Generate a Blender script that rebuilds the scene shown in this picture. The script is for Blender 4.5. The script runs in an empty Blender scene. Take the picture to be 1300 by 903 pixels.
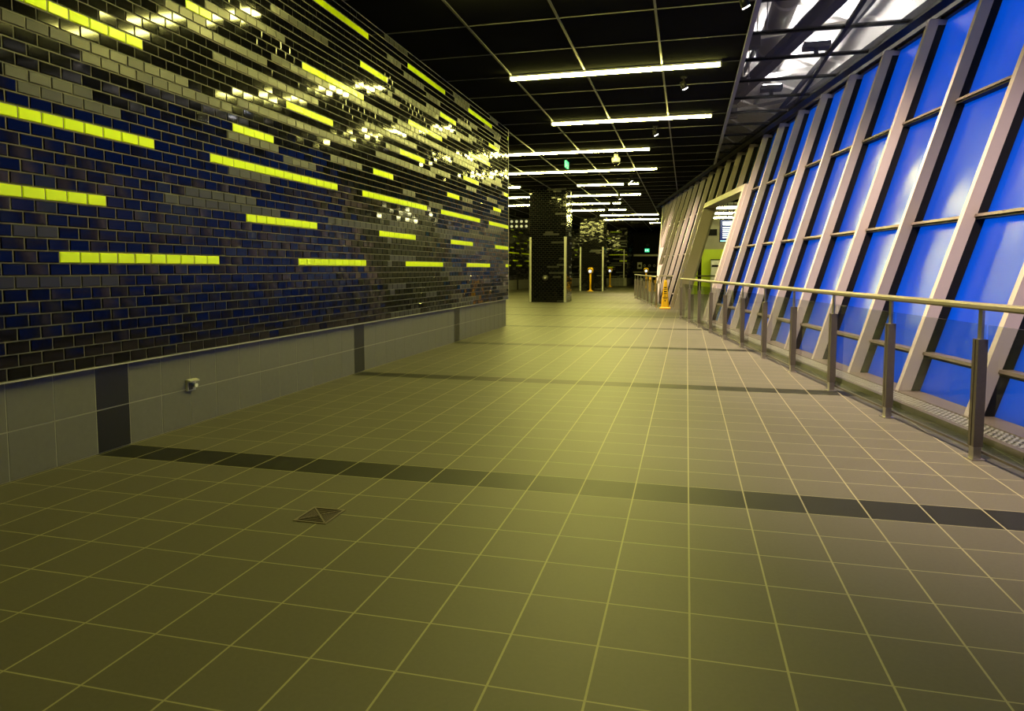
import bpy, math, random
from mathutils import Vector, Matrix
R_ = random.Random(7)
SC = bpy.context.scene
COL = SC.collection

# ------------------------------------------------------------------ helpers
class MB:
    """collects simple shapes, then links them as ONE mesh object"""
    def __init__(s): s.v = []; s.f = []; s.m = []; s.sm = []
    def hexa(s, c, m=0):                      # 8 corners: bottom ring ccw, top ring ccw
        n = len(s.v); s.v += [tuple(p) for p in c]
        for q in ((3,2,1,0),(4,5,6,7),(0,1,5,4),(1,2,6,5),(2,3,7,6),(3,0,4,7)):
            s.f.append(tuple(n+i for i in q)); s.m.append(m); s.sm.append(False)
        return s
    def box(s, x0, x1, y0, y1, z0, z1, m=0):
        return s.hexa([(x0,y0,z0),(x1,y0,z0),(x1,y1,z0),(x0,y1,z0),(x0,y0,z1),(x1,y0,z1),(x1,y1,z1),(x0,y1,z1)], m)
    def bbox(s, x0, x1, y0, y1, z0, z1, b, m=0):   # box with chamfered vertical and top edges
        ring = lambda i, z: [(x0+b,y0+i,z),(x1-b,y0+i,z),(x1-i,y0+b,z),(x1-i,y1-b,z),(x1-b,y1-i,z),(x0+b,y1-i,z),(x0+i,y1-b,z),(x0+i,y0+b,z)]
        n = len(s.v); s.v += ring(0,z0)+ring(0,z1-b)+ring(b*.99,z1)
        for k in (0,1):
            for i in range(8):
                j = (i+1)%8; s.f.append((n+k*8+i,n+k*8+j,n+k*8+8+j,n+k*8+8+i)); s.m.append(m); s.sm.append(False)
        s.f.append(tuple(n+16+i for i in range(8))); s.m.append(m); s.sm.append(False)
        s.f.append(tuple(n+7-i for i in range(8))); s.m.append(m); s.sm.append(False)
        return s
    def quad(s, a, b, c, d, m=0):
        n = len(s.v); s.v += [tuple(a),tuple(b),tuple(c),tuple(d)]; s.f.append((n,n+1,n+2,n+3)); s.m.append(m); s.sm.append(False); return s
    def poly(s, pts, m=0):
        n = len(s.v); s.v += [tuple(p) for p in pts]; s.f.append(tuple(range(n,n+len(pts)))); s.m.append(m); s.sm.append(False); return s
    def prism(s, pts, z0, z1, m=0):
        n = len(s.v); k = len(pts)
        s.v += [(p[0],p[1],z0) for p in pts]+[(p[0],p[1],z1) for p in pts]
        s.f.append(tuple(n+k-1-i for i in range(k))); s.f.append(tuple(n+k+i for i in range(k)))
        s.m += [m,m]; s.sm += [False,False]
        for i in range(k):
            j=(i+1)%k; s.f.append((n+i,n+j,n+k+j,n+k+i)); s.m.append(m); s.sm.append(False)
        return s
    def tube(s, p, q, r, r2=None, seg=16, m=0, caps=True):
        p = Vector(p); q = Vector(q); r2 = r if r2 is None else r2
        z = (q-p).normalized(); x = z.orthogonal().normalized(); y = z.cross(x)
        n = len(s.v)
        for c, rr in ((p,r),(q,r2)):
            for i in range(seg):
                a = 2*math.pi*i/seg; s.v.append(tuple(c+(x*math.cos(a)+y*math.sin(a))*rr))
        for i in range(seg):
            j=(i+1)%seg; s.f.append((n+i,n+j,n+seg+j,n+seg+i)); s.m.append(m); s.sm.append(True)
        if caps:
            s.f.append(tuple(n+seg-1-i for i in range(seg))); s.f.append(tuple(n+seg+i for i in range(seg))); s.m += [m,m]; s.sm += [False,False]
        return s
    def lathe(s, prof, c=(0,0,0), seg=24, m=0, axis=None):
        n = len(s.v); k = len(prof)
        M = Matrix.Identity(3) if axis is None else Vector((0,0,1)).rotation_difference(Vector(axis)).to_matrix()
        c = Vector(c)
        for r, z in prof:
            for i in range(seg):
                a = 2*math.pi*i/seg; s.v.append(tuple(c+M@Vector((r*math.cos(a), r*math.sin(a), z))))
        for t in range(k-1):
            for i in range(seg):
                j=(i+1)%seg; s.f.append((n+t*seg+i,n+t*seg+j,n+(t+1)*seg+j,n+(t+1)*seg+i)); s.m.append(m); s.sm.append(True)
        s.f.append(tuple(n+seg-1-i for i in range(seg))); s.f.append(tuple(n+(k-1)*seg+i for i in range(seg))); s.m += [m,m]; s.sm += [False,False]
        return s
    def build(s, name, mats, parent=None, loc=None):
        me = bpy.data.meshes.new(name)
        off = Vector(loc) if loc is not None else None
        vs = s.v if off is None else [tuple(Vector(p)-off) for p in s.v]
        me.from_pydata(vs, [], s.f)
        if not isinstance(mats, (list,tuple)): mats = [mats]
        for m in mats: me.materials.append(m)
        me.polygons.foreach_set('material_index', s.m)
        me.polygons.foreach_set('use_smooth', s.sm)
        me.update()
        o = bpy.data.objects.new(name, me); COL.objects.link(o)
        if off is not None: o.location = off
        if parent is not None: o.parent = parent
        return o

def bar(mb, p, q, w, h):
    p = Vector(p); q = Vector(q); d = (q-p).normalized(); n = d.cross(Vector((0,0,1))).normalized()*(w/2); u = n.cross(d).normalized()*(h/2)
    mb.hexa([p-n-u,p+n-u,q+n-u,q-n-u,p-n+u,p+n+u,q+n+u,q-n+u]); return mb

def tag(o, label, cat, group=None, kind=None):
    o['label'] = label; o['category'] = cat
    if group: o['group'] = group
    if kind: o['kind'] = kind
    return o
def empty(name, label, cat, loc=(0,0,0), group=None, kind=None, rz=0):
    o = bpy.data.objects.new(name, None); COL.objects.link(o)
    o.location = loc; o.rotation_euler = (0,0,rz); o.empty_display_size = .1
    return tag(o, label, cat, group, kind)
def struct(o, label, cat): return tag(o, label, cat, kind='structure')

# ------------------------------------------------------------------ materials
def mat(name, color, rough=.5, metal=0., spec=.5, emit=None, estr=0., noise=0., nscale=8., coat=0.):
    m = bpy.data.materials.new(name); m.use_nodes = True
    nt = m.node_tree; b = nt.nodes['Principled BSDF']
    b.inputs['Base Color'].default_value = (*color,1); b.inputs['Roughness'].default_value = rough
    b.inputs['Metallic'].default_value = metal; b.inputs['Specular IOR Level'].default_value = spec
    b.inputs['Coat Weight'].default_value = coat
    if emit: b.inputs['Emission Color'].default_value = (*emit,1); b.inputs['Emission Strength'].default_value = estr
    if noise:
        tc = nt.nodes.new('ShaderNodeTexCoord'); nz = nt.nodes.new('ShaderNodeTexNoise'); nz.inputs['Scale'].default_value = nscale; nz.inputs['Detail'].default_value = 5
        mx = nt.nodes.new('ShaderNodeMix'); mx.data_type = 'RGBA'
        mx.inputs[6].default_value = (*[c*(1-noise) for c in color],1); mx.inputs[7].default_value = (*[min(1,c*(1+noise)) for c in color],1)
        nt.links.new(tc.outputs['Object'], nz.inputs['Vector']); nt.links.new(nz.outputs['Fac'], mx.inputs[0]); nt.links.new(mx.outputs[2], b.inputs['Base Color'])
    return m

M = {}
M['black_tile'] = mat('glazed_black_tile', (.0025,.0025,.003), .07, spec=.30, noise=.3, nscale=3)
M['satin_tile'] = mat('satin_charcoal_tile', (.013,.0125,.0115), .36, spec=.5, noise=.15, nscale=6)
M['lime_tile'] = mat('lime_tile', (.74,.95,.0), .25, spec=.3, noise=.06, nscale=9)
M['brick_grout'] = mat('brick_grout', (.15,.142,.10), .85, noise=.2, nscale=20)
M['grey_tile'] = mat('grey_wall_tile', (.130,.127,.115), .5, spec=.3, noise=.10, nscale=25)
M['dark_tile'] = mat('dark_wall_tile', (.012,.012,.012), .35, noise=.2, nscale=25)
M['tile_grout'] = mat('tile_grout', (.30,.29,.24), .9, noise=.1, nscale=30)
M['steel'] = mat('brushed_steel', (.42,.40,.36), .32, metal=1., noise=.08, nscale=60)
M['bronze'] = mat('dark_steel_post', (.17,.15,.12), .38, metal=.9, noise=.12, nscale=40)
M['rail'] = mat('handrail_steel', (.17,.155,.095), .5, metal=.5, noise=.08, nscale=40)
M['pale_trim'] = mat('pale_metal_trim', (.42,.41,.36), .5, metal=.3, noise=.05)
M['mullion'] = mat('beige_painted_steel', (.31,.268,.24), .42, noise=.04, nscale=12)
M['brown'] = mat('brown_metal', (.115,.09,.075), .45, metal=.3, noise=.12, nscale=15)
M['dark_brown'] = mat('dark_brown_metal', (.030,.024,.019), .5, spec=.2, noise=.12, nscale=15)
M['black'] = mat('black_rubber', (.004,.004,.004), .55, spec=.12, noise=.2)
M['ceil'] = mat('black_ceiling_panel', (.010,.010,.009), .7, spec=0., noise=.25, nscale=1.5)
M['grid'] = mat('ceiling_tee_bar', (.040,.038,.033), .5, noise=.1)
M['dark_beam'] = mat('dark_steel_beam', (.005,.005,.0055), .55, spec=.1, noise=.2, nscale=4)
M['bluebar'] = mat('blue_grey_conduit', (.10,.10,.16), .45, noise=.15, nscale=4)
M['white_paint'] = mat('white_paint', (.80,.78,.74), .5, noise=.06, nscale=6)
M['black_paint'] = mat('black_wall_paint', (.0022,.0022,.002), .6, spec=.1, noise=.2, nscale=2)
M['yellow'] = mat('yellow_plastic', (.72,.40,.004), .45, spec=.3, noise=.05, nscale=12)
M['charcoal'] = mat('charcoal_mark', (.010,.009,.008), .6, spec=.1, noise=.1)
M['lime_paint'] = mat('lime_wall_paint', (.62,.80,.01), .45, noise=.04, nscale=2)
M['concrete'] = mat('pale_plaster', (.42,.40,.30), .7, noise=.25, nscale=2.2)
M['screen'] = mat('navy_screen', (.01,.015,.06), .25, emit=(.02,.035,.14), estr=1., noise=.1)
M['text_lit'] = mat('lit_text', (.8,.85,.9), .5, emit=(.75,.85,1.), estr=1.3, noise=.05)
M['cyan_lit'] = mat('lit_cyan_bar', (.3,.7,.8), .5, emit=(.35,.75,.9), estr=1., noise=.05)
M['green_lit'] = mat('lit_green_sign', (.05,.5,.25), .5, emit=(.03,.75,.30), estr=1.1, noise=.05)
M['tube'] = mat('glowing_diffuser', (.9,.9,.6), .5, emit=(1.,.93,.22), estr=132., noise=.02)
M['tube_hall'] = mat('glowing_hall_diffuser', (.9,.9,.6), .5, emit=(1.,.95,.42), estr=46., noise=.02)
M['dot_lit'] = mat('pale_lit_dot', (.5,.5,.4), .5, emit=(.9,.88,.6), estr=.35, noise=.05)
M['dark_grout'] = mat('dark_pillar_grout', (.018,.017,.012), .85, noise=.2, nscale=20)
M['lens'] = mat('glowing_lens', (.9,.9,.9), .4, emit=(1.,.86,.74), estr=60., noise=.02)
M['uplight'] = mat('glowing_uplight', (.9,.9,.9), .4, emit=(1.,.95,.90), estr=950., noise=.02)
M['grille'] = mat('perforated_steel', (.40,.38,.33), .4, metal=.6, noise=.1)
M['hall_ceiling'] = mat('blue_grey_ceiling', (.42,.50,.58), .35, noise=.1, nscale=3)

def glass_mat(name, tint, gloss_rough, refl):
    m = bpy.data.materials.new(name); m.use_nodes = True; nt = m.node_tree; nt.nodes.clear()
    out = nt.nodes.new('ShaderNodeOutputMaterial'); mix = nt.nodes.new('ShaderNodeMixShader')
    tr = nt.nodes.new('ShaderNodeBsdfTransparent'); gl = nt.nodes.new('ShaderNodeBsdfGlossy'); fr = nt.nodes.new('ShaderNodeFresnel'); mu = nt.nodes.new('ShaderNodeMath')
    tc = nt.nodes.new('ShaderNodeTexCoord'); nz = nt.nodes.new('ShaderNodeTexNoise'); rmp = nt.nodes.new('ShaderNodeMix'); rmp.data_type='RGBA'
    nz.inputs['Scale'].default_value = 2.
    rmp.inputs[6].default_value = (*[c*.97 for c in tint],1); rmp.inputs[7].default_value = (*tint,1)
    nt.links.new(tc.outputs['Object'], nz.inputs['Vector']); nt.links.new(nz.outputs['Fac'], rmp.inputs[0]); nt.links.new(rmp.outputs[2], tr.inputs['Color'])
    gl.inputs['Roughness'].default_value = gloss_rough; fr.inputs['IOR'].default_value = 1.5
    mu.operation = 'MULTIPLY'; mu.inputs[1].default_value = refl
    ge = nt.nodes.new('ShaderNodeNewGeometry'); nb = nt.nodes.new('ShaderNodeMath'); nb.operation = 'SUBTRACT'; nb.inputs[0].default_value = 1.; nt.links.new(ge.outputs['Backfacing'], nb.inputs[1])
    m2 = nt.nodes.new('ShaderNodeMath'); m2.operation = 'MULTIPLY'; nt.links.new(nb.outputs[0], m2.inputs[0]); nt.links.new(mu.outputs[0], m2.inputs[1])
    nt.links.new(fr.outputs[0], mu.inputs[0]); nt.links.new(m2.outputs[0], mix.inputs[0])
    nt.links.new(tr.outputs[0], mix.inputs[1]); nt.links.new(gl.outputs[0], mix.inputs[2]); nt.links.new(mix.outputs[0], out.inputs[0])
    return m
M['clear_glass'] = glass_mat('clear_balustrade_glass', (.86,.90,.86), .02, 1.)

def blue_pane_mat():
    # frosted blue film: passes the dusk sky as soft blue light, with a hazy gloss of the room on top
    m = bpy.data.materials.new('frosted_blue_glass'); m.use_nodes = True; nt = m.node_tree; nt.nodes.clear()
    out = nt.nodes.new('ShaderNodeOutputMaterial'); mix = nt.nodes.new('ShaderNodeMixShader')
    tl = nt.nodes.new('ShaderNodeBsdfTranslucent'); gl = nt.nodes.new('ShaderNodeBsdfGlossy'); fr = nt.nodes.new('ShaderNodeFresnel'); mu = nt.nodes.new('ShaderNodeMath')
    tc = nt.nodes.new('ShaderNodeTexCoord'); nz = nt.nodes.new('ShaderNodeTexNoise'); rmp = nt.nodes.new('ShaderNodeMix'); rmp.data_type='RGBA'
    nz.inputs['Scale'].default_value = .8; nz.inputs['Detail'].default_value = 2.
    rmp.inputs[6].default_value = (.10,.42,.80,1); rmp.inputs[7].default_value = (.14,.55,.96,1)
    nt.links.new(tc.outputs['Object'], nz.inputs['Vector']); nt.links.new(nz.outputs['Fac'], rmp.inputs[0]); nt.links.new(rmp.outputs[2], tl.inputs['Color'])
    gl.inputs['Roughness'].default_value = .25; fr.inputs['IOR'].default_value = 1.5
    mu.operation = 'MULTIPLY'; mu.inputs[1].default_value = 1.1
    ge = nt.nodes.new('ShaderNodeNewGeometry'); nb = nt.nodes.new('ShaderNodeMath'); nb.operation = 'SUBTRACT'; nb.inputs[0].default_value = 1.; nt.links.new(ge.outputs['Backfacing'], nb.inputs[1])
    m2 = nt.nodes.new('ShaderNodeMath'); m2.operation = 'MULTIPLY'; nt.links.new(nb.outputs[0], m2.inputs[0]); nt.links.new(mu.outputs[0], m2.inputs[1])
    nt.links.new(fr.outputs[0], mu.inputs[0]); nt.links.new(m2.outputs[0], mix.inputs[0])
    nt.links.new(tl.outputs[0], mix.inputs[1]); nt.links.new(gl.outputs[0], mix.inputs[2]); nt.links.new(mix.outputs[0], out.inputs[0])
    return m
M['blue_pane'] = blue_pane_mat()

def mesh_metal():
    # expanded-metal ceiling panel: fine diamond weave with open holes
    m = bpy.data.materials.new('expanded_metal_mesh'); m.use_nodes = True; nt = m.node_tree
    b = nt.nodes['Principled BSDF']; out = nt.nodes['Material Output']
    b.inputs['Base Color'].default_value = (.03,.03,.03,1); b.inputs['Metallic'].default_value = .0; b.inputs['Roughness'].default_value = .5
    tc = nt.nodes.new('ShaderNodeTexCoord'); sep = nt.nodes.new('ShaderNodeSeparateXYZ'); nt.links.new(tc.outputs['Object'], sep.inputs[0])
    def mth(op, a, bb):
        n = nt.nodes.new('ShaderNodeMath'); n.operation = op
        for i, x in enumerate((a,bb)):
            if x is None: continue
            if isinstance(x,(int,float)): n.inputs[i].default_value = x
            else: nt.links.new(x, n.inputs[i])
        return n.outputs[0]
    sx = mth('MULTIPLY', sep.outputs[0], 2*math.pi/.03); sy = mth('MULTIPLY', sep.outputs[1], 2*math.pi/.018)
    a = mth('SINE', mth('ADD', sx, sy), None); c = mth('SINE', mth('SUBTRACT', sx, sy), None)
    strand = mth('MAXIMUM', mth('ABSOLUTE', a, None), mth('ABSOLUTE', c, None))
    hole = mth('LESS_THAN', strand, .93)
    tr = nt.nodes.new('ShaderNodeBsdfTransparent'); mix = nt.nodes.new('ShaderNodeMixShader')
    nt.links.new(hole, mix.inputs[0]); nt.links.new(b.outputs[0], mix.inputs[1]); nt.links.new(tr.outputs[0], mix.inputs[2]); nt.links.new(mix.outputs[0], out.inputs[0])
    return m
M['mesh'] = mesh_metal()

TX, TY, X0, Y0 = .3, .3035, .0325, 2.2155     # floor tile pitch and phase
def floor_mat():
    m = bpy.data.materials.new('floor_tiles'); m.use_nodes = True; nt = m.node_tree; b = nt.nodes['Principled BSDF']
    N = nt.nodes.new; L = nt.links.new
    tc = N('ShaderNodeTexCoord'); sep = N('ShaderNodeSeparateXYZ'); L(tc.outputs['Object'], sep.inputs[0])
    def mth(op, a, bb=None):
        n = N('ShaderNodeMath'); n.operation = op
        for i, x in enumerate((a,bb)):
            if x is None: continue
            if isinstance(x,(int,float)): n.inputs[i].default_value = x
            else: L(x, n.inputs[i])
        return n.outputs[0]
    ux = mth('DIVIDE', mth('SUBTRACT', sep.outputs[0], X0), TX); uy = mth('DIVIDE', mth('SUBTRACT', sep.outputs[1], Y0), TY)
    fx = mth('FRACT', ux); fy = mth('FRACT', uy); ix = mth('FLOOR', ux); iy = mth('FLOOR', uy)
    dx = mth('MULTIPLY', mth('MINIMUM', fx, mth('SUBTRACT', 1., fx)), TX); dy = mth('MULTIPLY', mth('MINIMUM', fy, mth('SUBTRACT', 1., fy)), TY)
    gx = mth('LESS_THAN', dx, .0038); gy = mth('LESS_THAN', dy, .0030); g = mth('MAXIMUM', gx, gy)
    st = mth('LESS_THAN', mth('FLOORED_MODULO', mth('SUBTRACT', iy, 5.), 12.), .5)
    comb = N('ShaderNodeCombineXYZ'); L(ix, comb.inputs[0]); L(iy, comb.inputs[1])
    wn = N('ShaderNodeTexWhiteNoise'); wn.noise_dimensions = '2D'; L(comb.outputs[0], wn.inputs['Vector'])
    nz = N('ShaderNodeTexNoise'); nz.inputs['Scale'].default_value = 60; nz.inputs['Detail'].default_value = 4; L(tc.outputs['Object'], nz.inputs['Vector'])
    var = mth('ADD', mth('MULTIPLY', wn.outputs['Value'], .10), mth('ADD', mth('MULTIPLY', nz.outputs['Fac'], .22), .84))
    def mixc(f, a, c):
        n = N('ShaderNodeMix'); n.data_type = 'RGBA'; L(f, n.inputs[0])
        for i, x in ((6,a),(7,c)):
            if isinstance(x, tuple): n.inputs[i].default_value = (*x,1)
            else: L(x, n.inputs[i])
        return n.outputs[2]
    c0 = mixc(st, (.073,.068,.053), (.0085,.0085,.007))
    c1 = mixc(g, c0, (.225,.21,.125))
    vm = N('ShaderNodeVectorMath'); vm.operation = 'SCALE'; L(c1, vm.inputs[0]); L(var, vm.inputs['Scale'])
    L(vm.outputs[0], b.inputs['Base Color'])
    b.inputs['Roughness'].default_value = .52; b.inputs['Specular IOR Level'].default_value = .15
    bp = N('ShaderNodeBump'); bp.inputs['Strength'].default_value = .35; bp.inputs['Distance'].default_value = .002
    L(mth('ADD', mth('SUBTRACT', 1., g), mth('MULTIPLY', nz.outputs['Fac'], .12)), bp.inputs['Height']); L(bp.outputs[0], b.inputs['Normal'])
    return m
M['floor'] = floor_mat()

# ------------------------------------------------------------------ window-wall frame of reference
TH = math.radians(-9.5)
D1 = Vector((math.sin(TH), math.cos(TH), 0)); NO = Vector((math.cos(TH), -math.sin(TH), 0)); LE = Vector((.27332, -.05394, 1.))
P0 = Vector((2.51946, 5., 0.))
S0, SP = 2.6995, 1.2186
def W(s, z, o=0.): return P0 + D1*s + LE*z + NO*o
def sk(k): return S0+SP*k
def wbox(mb, s0, s1, z0, z1, o0, o1, m=0):
    return mb.hexa([W(s0,z0,o0),W(s0,z0,o1),W(s1,z0,o1),W(s1,z0,o0),W(s0,z1,o0),W(s0,z1,o1),W(s1,z1,o1),W(s1,z1,o0)], m)
ZC = 4.33          # ceiling
KP0, KP1 = 8, 12   # bays opened by the portal
KE = 22

# ------------------------------------------------------------------ floor
pts = [(-12,-2.6),(3.6,-2.6)]
a = W(-7.2,0,.3); pts = [(-12.,-2.6),(a.x,-2.6),(a.x,a.y)]
for s in (sk(KP0)-.2,): p = W(s,0,.3); pts.append((p.x,p.y))
pts += [(4.7,W(sk(KP0)-.2,0,.3).y),(4.7,36.1),(-1.0,36.1),(-1.0,60.),(-12.,60.)]
fl = MB(); fl.prism(pts, -.12, 0.)
struct(fl.build('floor', M['floor']), 'grey square floor tiles with dark tile stripes across the concourse', 'floor')

# ------------------------------------------------------------------ brick generator
PZ = .0775; PY = .1537
def brick_face(mb, org, ux, n, width, z0, z1, kind, prot=.006, tilt=.0009, cut=True):
    """bricks on a vertical plane: org + ux*u, outward normal n; kind(row, u_mid) -> material index"""
    ux = Vector(ux); n = Vector(n); org = Vector(org); up = Vector((0,0,1)); g = .0036; c = .0045
    rows = int(round((z1-z0)/PZ))
    for r in range(rows):
        za = z0+r*PZ+g; zb = z0+(r+1)*PZ-g
        u = -(PY/2 if r%2 else 0)
        while u < width-.01:
            ua = max(u,0)+g; ub = min(u+PY,width)-g; um = u+PY/2; u += PY
            if ub-ua < .012: continue
            t1 = R_.gauss(0,tilt); t2 = R_.gauss(0,tilt*.45); bow = R_.uniform(-.0004,.0006)
            k0 = len(mb.v); m = kind(r, um)
            P = lambda uu, zz, d: tuple(org+ux*uu+up*zz+n*d)
            mb.v += [P(ua,za,0),P(ub,za,0),P(ub,zb,0),P(ua,zb,0),
                     P(ua+c,za+c,prot-t1-t2),P(ub-c,za+c,prot+t1-t2),P(ub-c,zb-c,prot+t1+t2),P(ua+c,zb-c,prot-t1+t2)]
            mb.f.append((k0+4,k0+5,k0+6,k0+7)); mb.m.append(m); mb.sm.append(False)
            for i in range(4):
                j = (i+1)%4; mb.f.append((k0+i,k0+j,k0+4+j,k0+4+i)); mb.m.append(m); mb.sm.append(False)

XW = -3.86
YE = 14.81
# lime runs: (z, y_near, y_far) on the big wall
LIME = [(2.8912, 0.251, 4.251),
 (2.1937, 0.336, 4.336),
 (1.7288, -0.125, 3.875),
 (2.5038, 5.257, 5.884),
 (2.1937, 4.953, 7.127),
 (1.7288, 5.428, 6.666),
 (2.8912, 6.115, 7.044),
 (3.3563, 6.418, 7.812),
 (3.3563, 4.675, 5.005),
 (4.1312, 3.949, 7.949),
 (3.7437, 7.723, 8.498),
 (4.1312, 9.187, 10.729),
 (3.3563, 9.189, 10.583),
 (3.7437, 10.508, 11.263),
 (4.1312, 11.944, 13.498),
 (2.8912, 8.89, 9.829),
 (2.5038, 8.038, 8.667),
 (3.7437, 13.25, 14.066),
 (3.3563, 11.972, 13.327),
 (4.1312, 14.724, 14.9),
 (2.8912, 11.64, 12.595),
 (2.5038, 10.814, 11.446),
 (2.8912, 14.432, 14.9),
 (2.1937, 7.731, 9.921),
 (2.1937, 10.51, 12.662),
 (2.1937, 13.254, 14.9),
 (2.5038, 13.544, 14.216),
 (1.7288, 8.206, 9.436),
 (1.7288, 10.977, 12.175),
 (1.7288, 13.709, 14.9),
 (1.3413, 9.049, 10.598),
 (1.3413, 11.808, 13.334),
 (1.3413, 14.566, 14.9),
 (1.3413, 6.281, 7.816),
 (1.3413, 3.49, 5.042)]
SATIN = [(2.7363, 3.202, 4.578),
 (2.7363, 3.725, 4.714),
 (2.6587, 3.725, 5.26),
 (2.4263, 3.184, 3.785),
 (2.3487, 3.246, 4.008),
 (3.0463, 5.035, 6.732),
 (3.2012, 4.719, 5.802),
 (3.2788, 4.48, 4.95),
 (3.4337, 4.947, 5.265),
 (3.5112, 5.321, 6.1),
 (3.7437, 5.949, 6.992),
 (3.2788, 5.88, 7.009),
 (2.7363, 5.348, 7.508),
 (3.2788, 7.505, 8.592),
 (3.0463, 7.824, 9.494),
 (3.5112, 8.125, 8.884),
 (3.6662, 8.758, 10.5),
 (3.2012, 8.669, 12.439),
 (2.5038, 6.961, 7.742),
 (2.7363, 8.121, 10.3),
 (1.8062, 6.865, 8.753),
 (1.8838, 10.209, 13.803),
 (1.5737, 10.907, 11.842),
 (2.4263, 5.196, 5.972),
 (2.3487, 6.035, 6.719),
 (2.1162, 5.192, 5.829),
 (1.8838, 4.636, 5.583),
 (1.8062, 4.367, 5.985),
 (1.1863, 3.113, 3.945),
 (1.4962, 3.13, 3.476)]
limeset = {}; satset = {}
for z, y0, y1 in LIME: limeset.setdefault(int(math.floor((z-.605)/PZ)), []).append((y0,y1))
for z, y0, y1 in SATIN: satset.setdefault(int(math.floor((z-.605)/PZ)), []).append((y0,y1))
rsat = {}
for r in range(48):                      # further charcoal runs, where the photograph's small ones cannot be read one by one
    y = -2.6
    while y < YE:
        y += R_.uniform(1.2,5.5); l = PY*R_.choice((3,4,5,6,8)); rsat.setdefault(r,[]).append((y,y+l)); y += l
def wall_kind(r, u):
    y = YE-u
    for a, b in limeset.get(r,()):
        if a <= y <= b: return 2
    for a, b in satset.get(r,()):
        if a <= y <= b: return 1
    for a, b in rsat.get(r,()):
        if a <= y <= b and (y > 8.5 or y < 3 or R_.random() < .0): return 1
    return 0
wl = empty('wall_left', 'long black glazed brick wall with scattered lime green strips', 'wall', (XW,6,0), kind='structure')
def child(mb, name, mats, par): return mb.build(name, mats, par, loc=None)
def put(mb, name, mats, par):           # world-space mesh parented to an Empty without moving it
    o = mb.build(name, mats); o.parent = par; o.matrix_parent_inverse = par_inv(par); return o
def par_inv(par):
    return (Matrix.Translation(par.location) @ par.rotation_euler.to_matrix().to_4x4()).inverted()
mb = MB()
brick_face(mb, (XW-.006,YE,0), (0,-1,0), (1,0,0), YE+2.6, .605, .605+48*PZ, wall_kind)
put(mb, 'brick_tiles', [M['black_tile'],M['satin_tile'],M['lime_tile']], wl)
mb = MB(); mb.box(XW-.30,XW-.0062,-2.6,YE,.600,4.5)
put(mb, 'grout_bed', M['brick_grout'], wl)
mb = MB(); mb.box(XW-.003,XW+.012,-2.6,YE+.012,.597,.6045); mb.box(XW-.02,XW+.006,YE,YE+.010,.6045,ZC)
put(mb, 'edge_trim', M['pale_trim'], wl)
# wainscot
wb = empty('baseboard_left', 'grey tiled plinth with dark tile columns under the black brick wall', 'baseboard', (XW,6,0), kind='structure')
BK = [(3.764,4.052),(7.507,7.780),(11.20,11.49)]
cols = []
def seg(a, b, n):
    for i in range(n): cols.append((a+(b-a)*i/n, a+(b-a)*(i+1)/n, 0))
seg(-2.6,.3,9); cols.append((.3-.0,.6,1)); seg(.6,3.764,10); cols.append((*BK[0],1)); seg(4.052,7.507,11); cols.append((*BK[1],1)); seg(7.78,11.2,11); cols.append((*BK[2],1)); seg(11.49,YE-.1,10)
mb = MB(); XB = XW-.03
for a, b, m in cols:
    for z0, z1 in ((0,.299),(.299,.597)):
        g = .004; mb.box(XB-.02,XB,a+g,b-g,z0+g,z1-g,m)
put(mb, 'wall_tiles', [M['grey_tile'],M['dark_tile']], wb)
mb = MB(); mb.box(XB-.25,XB-.002,-2.6,YE-.1,0,.6)
put(mb, 'grout_bed', M['tile_grout'], wb)

# ------------------------------------------------------------------ other walls
struct(MB().box(-3.86,4.,-2.8,-2.6,0,4.6).build('wall_back', M['black_paint']), 'dark wall closing the concourse behind the viewpoint', 'wall')
mb = MB(); wbox(mb, -7.6, sk(-4)-.07, 0, 4.5, .15, .35)
struct(mb.build('wall_right', M['black_paint']), 'dark leaning wall panel before the first window bay, outside the photo', 'wall')
struct(MB().box(-10.6,-4.17,YE-.3,YE-.12,0,4.6).build('wall_return', M['black_paint']), 'dark return wall round the end of the brick wall', 'wall')
struct(MB().box(-1.0,-.8,36.1,60,0,4.6).build('wall_right_far', M['black_paint']), 'black side wall past the end of the window wall', 'wall')
struct(MB().box(-4.37,-.8,58,58.2,0,4.6).build('wall_far', M['black_paint']), 'black end wall with the green exit sign', 'wall')

def strips_kind(strips, satfrac=.2):
    runs = {}
    def k(r, u):
        for z, a, b in strips:
            if int(math.floor((z-.605)/PZ)) == r and a <= u <= b: return 2
        if r not in runs:
            runs[r] = []; y = 0
            while y < 40: y += R_.uniform(.5,4); l = R_.uniform(.3,1.2); runs[r].append((y,y+l)); y += l
        for a, b in runs[r]:
            if a <= u <= b: return 1
        return 0
    return k
# side wall far left (faces +X)
wf = empty('wall_side', 'far black brick side wall with small lime strips seen beyond the corner', 'wall', (-10.3,40,0), kind='structure')
st = [(3.55,42.2,43.2),(3.25,40.6,41.7),(2.9,41.4,42.2),(2.95,43.6,44.4),(2.55,40.0,40.9),(2.6,42.7,43.4),(2.25,39.2,42.2),(2.25,42.9,45.5),(1.83,40.6,41.9),(1.83,43.8,45.5),(1.5,39,40.1),(1.5,41.4,43.0),(1.5,44.8,46),(3.2,44.6,45.6),(3.7,40.2,40.9)]
mb = MB(); brick_face(mb, (-10.306,50,0), (0,-1,0), (1,0,0), 20, .605, .605+48*PZ, strips_kind([(z,50-b,50-a) for z,a,b in st]))
put(mb, 'brick_tiles', [M['black_tile'],M['satin_tile'],M['lime_tile']], wf)
put(MB().box(-10.6,-10.3062,YE-.3,53,.6,4.6), 'grout_bed', M['dark_grout'], wf)
mb = MB()
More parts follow.
